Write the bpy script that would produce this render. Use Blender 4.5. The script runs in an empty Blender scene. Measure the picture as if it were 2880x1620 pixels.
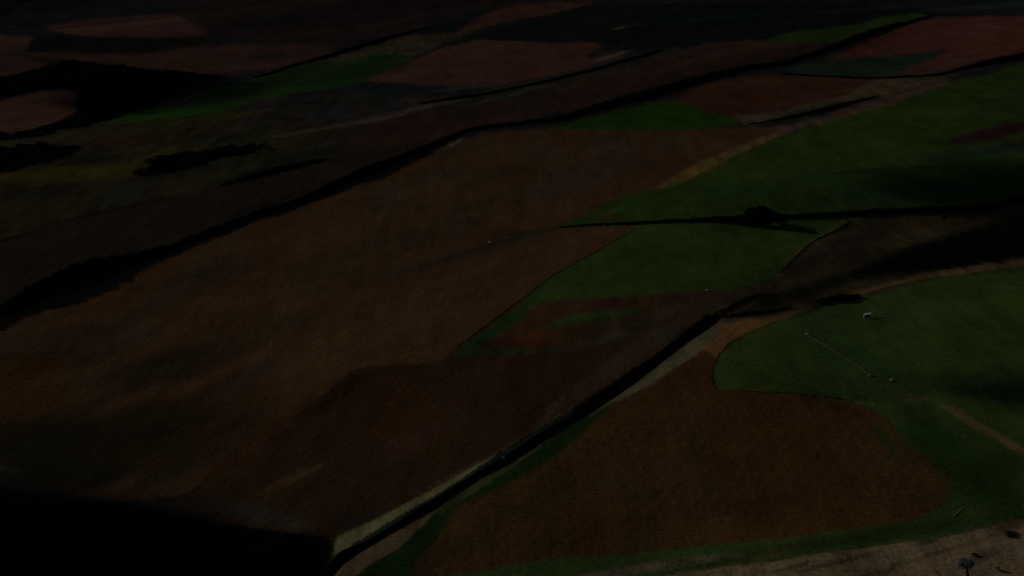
import bpy, math, random, time
import numpy as np
from mathutils import Vector, Matrix
from mathutils.geometry import delaunay_2d_cdt
T0 = time.time()
rng = np.random.default_rng(11)
random.seed(5)
S = bpy.context.scene
COL = S.collection
R = math.radians

# ------------------------------------------------------------------ camera
H = 150.0
PITCH = R(15.5)
CX, CY, F = 1288.0, 724.5, 36e-3 and 50.0 / 36.0 * 2576.0
sp, cp = math.sin(PITCH), math.cos(PITCH)

def project(x, y, z):
    dz = z - H
    depth = y * cp - dz * sp
    up = y * sp + dz * cp
    return CX + F * x / depth, CY - F * up / depth

def plane_xy(s, t):
    a = (s - CX) / F
    b = (CY - t) / F
    dy = cp + b * sp
    dz = -sp + b * cp
    k = -H / dz
    return a * k, dy * k

# ------------------------------------------------------------------ terrain
def smooth(a, b, v):
    u = np.clip((v - a) / (b - a), 0, 1)
    return u * u * (3 - 2 * u)

def sdist(line, x, y):
    """signed distance to a polyline (positive to its right), and the position along it 0..1"""
    best = np.full(x.shape, 1e18); sg = np.zeros(x.shape); al = np.zeros(x.shape)
    n = len(line) - 1
    for i in range(n):
        ax, ay = line[i]; bx, by = line[i + 1]
        ux, uy = bx - ax, by - ay
        L2 = ux * ux + uy * uy
        t = np.clip(((x - ax) * ux + (y - ay) * uy) / L2, 0, 1)
        dx, dy = x - (ax + t * ux), y - (ay + t * uy)
        d = dx * dx + dy * dy
        m = d < best
        best = np.where(m, d, best)
        sg = np.where(m, np.sign(dx * uy - dy * ux), sg)
        al = np.where(m, (i + t) / n, al)
    return np.sqrt(best) * sg, al

def pl(pts):
    return [tuple(float(v) for v in plane_xy(s, t)) for s, t in pts]

GULLY = pl([(1790, 806), (1900, 790), (2060, 752), (2217, 700), (2384, 672), (2576, 640), (2760, 610)])
HOLLOW = pl([(-260, 1215), (-60, 1228), (140, 1232), (330, 1262), (520, 1320), (720, 1375), (830, 1400), (900, 1480)])
SCARP = pl([(700, 1062), (800, 1005), (872, 944), (930, 922), (1115, 907)])
DITCH = pl([(790, 1490), (880, 1403), (976, 1340), (1100, 1270), (1230, 1188), (1400, 1080), (1590, 955), (1720, 866), (1790, 805)])
TERRACE = pl([(1960, 992), (2050, 997), (2110, 1007), (2177, 1021), (2215, 1042)])
DIP = pl([(1640, 556), (1850, 551), (2050, 541), (2217, 531), (2384, 525), (2484, 520), (2600, 492), (2760, 460)])
SWALE = pl([(2080, 915), (2860, 1075)])

A25 = R(25.0)
c25, s25 = math.cos(A25), math.sin(A25)

def hgt(x, y):
    x = np.asarray(x, float); y = np.asarray(y, float)
    q = x * c25 - y * s25
    p = x * s25 + y * c25
    h = 1.7 * np.sin(q / 36 + 0.7 * np.sin(p / 140)) * (0.55 + 0.45 * np.sin(p / 210 + 1))
    h = h + 4.2 * np.sin(q / 92 + 1.1 + 0.8 * np.sin(p / 260))
    h = h + 0.55 * np.sin(q / 13.0 + 1.8 * np.sin(p / 47)) * np.sin(p / 31 + q / 55)
    h = h + 0.16 * np.sin(q / 4.3 + 1.5 * np.sin(p / 17)) * np.sin(p / 13 + 1.3 * np.sin(q / 9))
    far = smooth(1100, 2600, y)
    h = h * (1 + 0.9 * far)
    h = h + far * 14 * np.sin(q / 330 + 0.5)
    d, al = sdist(GULLY, x, y)
    h = h - (3.0 + 8.0 * al) * smooth(-52, -2, d * -1 * -1) * (1 - smooth(2, 100, d)) * smooth(0, .55, al)
    d, al = sdist(HOLLOW, x, y)
    h = h - 15.0 * smooth(-3, 34, d) - 8.0 * smooth(20, 120, d)
    d, al = sdist(SCARP, x, y)
    h = h - 1.1 * smooth(-3, 6, d) * (1 - smooth(6, 60, d)) * smooth(0, .3, al) * (1 - smooth(.7, 1, al))
    d, al = sdist(DITCH, x, y)
    h = h - 1.25 * (1 - smooth(.7, 1.55, np.abs(d)))
    d, al = sdist(TERRACE, x, y)
    h = h - 1.0 * smooth(-.6, .8, d) * (1 - smooth(2, 14, d)) * smooth(0, .5, al) * (1 - smooth(.72, .98, al))
    d, al = sdist(DIP, x, y)
    h = h - (9.5 + 8.0 * al) * smooth(-95, -4, d) * (1 - smooth(2, 130, d)) * smooth(0, .5, al)
    d, al = sdist(SWALE, x, y)
    h = h - 3.4 * smooth(-30, 0, d) * (1 - smooth(0, 70, d)) * smooth(.15, .75, al)
    return h

def hit(s, t):
    """the ground point seen at photo position s, t"""
    s = np.atleast_1d(np.asarray(s, float)); t = np.atleast_1d(np.asarray(t, float))
    a = (s - CX) / F; b = (CY - t) / F
    dx, dy, dz = a, cp + b * sp, -sp + b * cp
    k0 = (-H + 25) / dz
    k1 = (-H - 40) / dz
    n = 260
    u = np.linspace(0, 1, n)[None, :]
    K = k0[:, None] + (k1 - k0)[:, None] * u
    X, Y, Z = K * dx[:, None], K * dy[:, None], H + K * dz[:, None]
    below = Z <= hgt(X, Y)
    i = np.maximum(np.argmax(below, axis=1), 1)
    r = np.arange(len(s))
    lo, hi = K[r, i - 1], K[r, i]
    for _ in range(22):
        m = .5 * (lo + hi)
        bl = H + m * dz <= hgt(m * dx, m * dy)
        hi = np.where(bl, m, hi); lo = np.where(bl, lo, m)
    return hi * dx, hi * dy, H + hi * dz

def W(pts):
    a = np.array(pts, float)
    x, y, z = hit(a[:, 0], a[:, 1])
    return np.stack([x, y, z], 1)

# ------------------------------------------------------------------ colours
GAIN = np.array([0.096, 0.093, 0.085])
def lin(c):
    v = np.array(c, float) / 255.0
    return np.where(v <= 0.04045, v / 12.92, ((v + 0.055) / 1.055) ** 2.4)
def alb(c):
    return np.clip(lin(c) / GAIN, 0.004, 0.75)

# ------------------------------------------------------------------ fields: (name, colour as it shows, softness, roughness kind, outline)
FIELDS = []
def field(name, c, soft, pts):
    FIELDS.append(dict(name=name, c=c, soft=soft, pts=pts))

# far, left to right
field('scrub_field', (9, 9, 10), 1, [(-700, -60), (3300, -60), (3300, 60), (2570, 45), (1700, 12), (1480, 12), (1200, 78), (1000, 90), (-700, 110)])
field('bare_field', (15, 10, 9), 1, [(430, -20), (800, -30), (1250, -20), (1380, 5), (1255, 24), (1040, 74), (870, 112), (730, 105), (560, 95), (500, 70), (440, 40)])
field('ploughed_field', (31, 19, 16), 1, [(110, 70), (200, 56), (300, 42), (433, 37), (470, 50), (522, 80), (500, 92), (300, 94), (200, 90)])
field('dark_field', (7, 6, 5), 1, [(70, 97), (110, 88), (200, 91), (400, 95), (515, 94), (520, 105), (480, 119), (367, 134), (200, 134), (60, 130)])
field('ploughed_field', (27, 17, 13), 1, [(43, 132), (167, 133), (333, 137), (467, 122), (567, 113), (733, 110), (850, 117), (800, 150), (667, 173), (550, 188), (400, 177), (300, 163), (167, 150)])
field('ploughed_field', (28, 18, 14), 1, [(-160, 80), (0, 90), (77, 95), (73, 113), (43, 130), (-160, 138)])
field('ploughed_field', (26, 16, 13), 1, [(-160, 142), (0, 140), (67, 147), (117, 165), (0, 195), (-160, 225)])
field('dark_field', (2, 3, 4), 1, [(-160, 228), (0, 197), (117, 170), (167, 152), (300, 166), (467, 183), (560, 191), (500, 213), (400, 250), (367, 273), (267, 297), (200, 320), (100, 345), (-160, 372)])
field('ploughed_field', (30, 19, 14), .7, [(-160, 278), (0, 254), (100, 231), (175, 229), (196, 238), (182, 260), (190, 280), (150, 303), (107, 317), (67, 331), (0, 334), (-160, 345)])
field('dark_field', (5, 7, 6.5), 1, [(1192, 88), (1359, 40), (1475, 13), (1712, 8), (2000, 5), (2250, 15), (2350, 33), (2240, 42), (2150, 62), (2000, 80), (1917, 100), (1850, 105), (1717, 118), (1640, 130), (1510, 120), (1425, 107), (1225, 103), (1110, 118), (1150, 103)])  # haze tint of the far distance is put into this colour
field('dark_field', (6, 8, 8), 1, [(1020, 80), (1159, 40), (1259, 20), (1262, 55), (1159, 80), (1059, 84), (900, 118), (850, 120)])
field('ploughed_field', (27, 16, 11), 1, [(1259, 20), (1359, 9), (1459, -1), (1490, 3), (1480, 12), (1359, 40), (1259, 57), (1150, 88), (1180, 60)])
field('ploughed_field', (28, 17, 13), .6, [(915, 203), (1025, 160), (1109, 123), (1192, 103), (1225, 101), (1325, 106), (1425, 107), (1505, 108), (1509, 118), (1475, 140), (1478, 147), (1580, 134), (1525, 155), (1425, 181), (1292, 207), (1225, 220), (1125, 217), (1025, 210)])
field('grass_field', (11, 22, 5), 1, [(190, 330), (200, 324), (267, 300), (400, 267), (567, 217), (733, 177), (859, 155), (959, 132), (1040, 142), (980, 178), (919, 203), (859, 220), (667, 246), (590, 275), (500, 302), (333, 318), (235, 332)])
field('stubble_field', (25, 21, 13), 1, [(733, 178), (859, 136), (940, 112), (1025, 90), (1125, 85), (1200, 82), (1125, 102), (1090, 122), (1035, 141), (950, 134), (859, 158)])
field('dark_field', (8, 11, 11), 1, [(850, 222), (920, 205), (1025, 212), (1125, 219), (1225, 221), (1150, 238), (1000, 240), (859, 240)])
field('scrub_field', (15, 13, 11), 1, [(560, 285), (680, 248), (859, 238), (1000, 240), (1200, 226), (1300, 208), (1430, 182), (1580, 140), (1712, 118), (1720, 132), (1459, 217), (1325, 241), (1192, 267), (1025, 288), (800, 330), (560, 340)])
field('bare_field', (20, 13, 9), 1, [(700, 345), (859, 318), (1025, 288), (1192, 266), (1325, 241), (1459, 217), (1600, 168), (1712, 130), (1790, 108), (1920, 102), (2020, 104), (2090, 112), (2030, 138), (1890, 160), (1720, 200), (1560, 242), (1460, 278), (1325, 296), (1200, 325), (1150, 345), (960, 412), (830, 455), (700, 440)])
field('grass_field', (15, 23, 5), .8, [(1934, 97), (2000, 80), (2150, 63), (2250, 38), (2330, 37), (2260, 64), (2150, 95), (2117, 106), (1950, 106)])
field('ploughed_field', (33, 17, 12), 1, [(2090, 147), (2184, 107), (2267, 68), (2350, 47), (2450, 42), (2570, 40), (2850, 30), (2850, 90), (2570, 137), (2450, 163), (2350, 190), (2260, 185), (2330, 150), (2384, 127), (2250, 139), (2150, 147)])
field('grass_field', (11, 18, 11), 1, [(1970, 186), (2017, 163), (2084, 150), (2284, 137), (2360, 131), (2290, 165), (2262, 184), (2340, 191), (2217, 197), (2050, 191)])
field('ploughed_field', (28, 15, 8), .5, [(1690, 258), (1717, 238), (1784, 210), (1884, 190), (1967, 190), (2184, 198), (2212, 200), (2117, 241), (2017, 264), (1934, 284), (1840, 291), (1794, 281), (1740, 263)])
field('grass_field', (13, 25, 3), .4, [(1385, 326), (1492, 293), (1625, 262), (1690, 257), (1740, 263), (1794, 282), (1834, 292), (1870, 306), (1817, 320), (1717, 328), (1600, 330), (1450, 328)])
field('stubble_field', (31, 25, 17), 1, [(1842, 294), (1934, 284), (2017, 264), (2117, 241), (2212, 201), (2330, 198), (2400, 190), (2217, 245), (2050, 272), (1984, 288), (1884, 314), (1862, 309)])
field('grass_field', (16, 25, 5), .6, [(1957, 345), (2007, 330), (2050, 314), (2144, 288), (2217, 268), (2317, 234), (2384, 208), (2484, 187), (2570, 160), (2860, 90), (2860, 400), (2700, 455), (2570, 495), (2484, 524), (2384, 528), (2217, 525), (2050, 540), (1850, 556), (1717, 560), (1609, 571), (1400, 583), (1340, 590), (1379, 578), (1425, 562), (1475, 538), (1525, 511), (1572, 488), (1645, 474), (1717, 452), (1800, 415)])
field('stubble_field', (33, 24, 18), 1, [(1850, 322), (1950, 319), (2050, 296), (2150, 266), (2217, 246), (2340, 214), (2390, 202), (2385, 211), (2317, 236), (2217, 269), (2144, 290), (2050, 315), (1990, 330), (1957, 345), (1900, 340)])
# left middle
field('scrub_field', (17, 15, 8), 1, [(-250, 372), (0, 345), (200, 322), (560, 285), (700, 330), (860, 325), (830, 395), (700, 425), (500, 485), (367, 508), (233, 538), (100, 582), (0, 608), (-250, 690)])
field('stubble_field', (26, 22, 6), 1, [(-250, 500), (0, 437), (133, 418), (267, 418), (340, 400), (420, 368), (450, 372), (380, 412), (333, 438), (200, 457), (0, 471), (-250, 545)])
field('bare_field', (15, 12, 8), 1, [(-250, 690), (0, 606), (100, 580), (233, 536), (367, 506), (500, 486), (700, 426), (860, 385), (1050, 360), (1092, 366), (860, 455), (500, 592), (200, 690), (0, 790), (-250, 900)])
# the large brown field and what lies below it
field('ploughed_field', (30, 20, 10.5), .45, [(-300, 905), (-60, 825), (0, 800), (133, 753), (213, 726), (333, 680), (433, 640), (567, 586), (700, 536), (800, 503), (859, 477), (959, 437), (1025, 407), (1092, 387), (1125, 370), (1149, 360), (1192, 343), (1212, 336), (1325, 327), (1379, 324), (1450, 328), (1712, 328), (1850, 321), (1960, 326), (1950, 336), (1900, 352), (1833, 380), (1717, 432), (1650, 472), (1572, 490), (1525, 513), (1475, 540), (1425, 563), (1380, 580), (1450, 576), (1609, 571), (1492, 637), (1392, 691), (1319, 747), (1192, 841), (1146, 874), (1115, 907), (1059, 915), (925, 922), (875, 942), (800, 1004), (733, 1040), (600, 1120), (480, 1235), (330, 1262), (140, 1232), (-60, 1228), (-300, 1220)])
field('ploughed_field', (20, 12, 5), .8, [(480, 1235), (600, 1118), (733, 1040), (800, 1004), (872, 942), (925, 922), (1060, 915), (1115, 907), (1250, 897), (1420, 893), (1600, 830), (1720, 770), (1800, 765), (1800, 800), (1715, 846), (1545, 970), (1459, 1032), (1342, 1102), (1259, 1158), (1159, 1205), (1092, 1244), (1025, 1282), (942, 1326), (850, 1362), (790, 1380), (700, 1362), (560, 1310), (400, 1262)])
field('stubble_field', (42, 32, 14), .6, [(1645, 474), (1717, 431), (1767, 404), (1833, 378), (1900, 351), (1947, 334), (1960, 342), (1917, 362), (1850, 392), (1783, 426), (1717, 457), (1660, 478)])
field('grass_field', (17, 26, 6), .35, [(1609, 570), (1717, 562), (1850, 560), (1950, 556), (2050, 548), (2170, 543), (2110, 572), (2050, 615), (2000, 652), (1955, 695), (1867, 724), (1784, 734), (1717, 736), (1592, 747), (1492, 752), (1392, 760), (1310, 756), (1319, 747), (1392, 691), (1492, 637)])
field('weedy_field', (23, 14, 7), .7, [(1310, 754), (1392, 758), (1492, 750), (1592, 746), (1717, 735), (1800, 733), (1780, 770), (1640, 810), (1580, 835), (1500, 865), (1410, 886), (1330, 895), (1259, 898), (1146, 898), (1115, 907), (1146, 874), (1192, 841)])
# right
field('scrub_field', (21, 17, 9), .8, [(1955, 695), (2000, 652), (2050, 614), (2110, 571), (2168, 544), (2217, 540), (2384, 530), (2484, 527), (2576, 498), (2860, 430), (2860, 620), (2576, 655), (2384, 692), (2250, 714), (2147, 746), (2100, 752), (2030, 772), (1974, 802), (1950, 801), (1807, 816), (1797, 812), (1767, 803), (1780, 770), (1800, 735), (1867, 724)])
field('dark_field', (6, 6, 4), 1, [(1850, 792), (1950, 738), (2060, 706), (2150, 676), (2250, 634), (2350, 598), (2484, 560), (2576, 541), (2860, 490), (2860, 600), (2576, 642), (2450, 666), (2350, 681), (2217, 696), (2117, 716), (2020, 755), (1930, 788)])  # gully belt: slope shade and dark scrub both put into the colour
field('bare_bank', (46, 35, 20), .5, [(2138, 747), (2250, 709), (2384, 679), (2576, 650), (2860, 600), (2860, 640), (2576, 671), (2384, 695), (2250, 718), (2150, 750)])
field('grass_field', (19, 28.5, 8.5), .3, [(2147, 747), (2250, 717), (2384, 694), (2570, 670), (2860, 635), (2860, 1250), (2576, 1296), (2500, 1318), (2400, 1342), (2284, 1364), (2167, 1379), (1960, 1405), (1817, 1429), (1600, 1462), (1480, 1490), (1000, 1500), (1010, 1440), (1300, 1250), (1560, 1040), (1792, 985), (1791, 940), (1803, 903), (1834, 866), (1877, 840), (1917, 823), (1974, 803), (2030, 790), (2100, 762)])
field('bare_field', (44, 32, 16), .5, [(1800, 814), (1840, 808), (1950, 800), (1976, 802), (1917, 823), (1877, 840), (1834, 866), (1804, 903), (1740, 900), (1780, 855)])
field('bare_field', (28, 15, 7), .5, [(1804, 902), (1792, 940), (1796, 970), (1812, 982), (1717, 983), (1610, 1000), (1490, 1070), (1500, 1040), (1620, 972), (1717, 912), (1770, 880)])
field('bare_bank', (37, 34, 22), .5, [(1797, 818), (1717, 873), (1640, 936), (1590, 972), (1492, 1038), (1480, 1052), (1530, 1028), (1620, 975), (1717, 915), (1767, 880), (1806, 846), (1806, 824)])
field('grass_verge', (8, 17, 4), .4, [(1559, 1006), (1492, 1044), (1392, 1103), (1290, 1172), (1200, 1232), (1100, 1287), (1046, 1341), (992, 1388), (925, 1425), (880, 1460), (860, 1500), (1050, 1500), (1042, 1413), (1150, 1320), (1250, 1240), (1420, 1140), (1500, 1070)])
field('bare_bank', (25, 26, 11), .5, [(1392, 1098), (1286, 1168), (1209, 1208), (1092, 1285), (1110, 1290), (1186, 1245), (1252, 1201), (1290, 1176)])
field('bare_bank', (42, 34, 22), .4, [(1100, 1284), (1050, 1310), (976, 1352), (902, 1395), (862, 1426), (832, 1452), (800, 1500), (860, 1500), (892, 1452), (925, 1424), (992, 1387), (1046, 1340)])
field('ploughed_field', (28, 18, 6), .35, [(1625, 989), (1717, 979), (1850, 983), (2017, 991), (2110, 1006), (2177, 1021), (2227, 1049), (2267, 1093), (2294, 1126), (2350, 1160), (2387, 1179), (2401, 1199), (2396, 1233), (2380, 1269), (2317, 1306), (2250, 1319), (2117, 1333), (2017, 1349), (1917, 1359), (1717, 1380), (1560, 1396), (1392, 1405), (1225, 1435), (1060, 1455), (1042, 1440), (1042, 1413), (1076, 1383), (1109, 1343), (1126, 1306), (1152, 1273), (1259, 1226), (1325, 1193), (1425, 1126), (1492, 1063), (1559, 1006)])
field('dry_slope', (50, 41, 27), .5, [(1430, 1510), (1600, 1466), (1700, 1444), (1817, 1428), (1950, 1412), (2034, 1396), (2167, 1379), (2284, 1363), (2417, 1343), (2484, 1325), (2570, 1305), (2860, 1240), (2860, 1560), (2000, 1560)])
field('dry_slope', (40, 35, 24), .8, [(1430, 1456), (1559, 1427), (1712, 1404), (1850, 1393), (1960, 1381), (1850, 1405), (1717, 1426), (1600, 1448), (1480, 1480)])
# left foreground
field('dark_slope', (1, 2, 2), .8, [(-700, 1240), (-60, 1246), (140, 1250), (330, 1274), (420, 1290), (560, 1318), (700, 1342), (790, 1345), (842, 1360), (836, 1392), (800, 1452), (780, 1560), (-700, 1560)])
# road and its bank
field('bare_bank', (50, 46, 28), .3, [(1440, 1030), (1342, 1090), (1259, 1141), (1159, 1190), (1092, 1227), (1025, 1263), (942, 1307), (852, 1348), (838, 1394), (860, 1388), (919, 1366), (976, 1332), (1072, 1272), (1186, 1199), (1259, 1159), (1342, 1103), (1440, 1050)])
field('road', (1, 1, 2), 0, [(1800, 792), (1767, 804), (1717, 841), (1545, 967), (1459, 1033), (1342, 1099), (1259, 1156), (1186, 1196), (1072, 1269), (976, 1329), (919, 1363), (859, 1385), (830, 1418), (795, 1455), (780, 1510), (810, 1510), (838, 1449), (859, 1424), (902, 1393), (976, 1349), (1092, 1283), (1209, 1206), (1286, 1166), (1392, 1096), (1492, 1036), (1596, 966), (1717, 872), (1797, 818), (1815, 800)])

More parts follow.
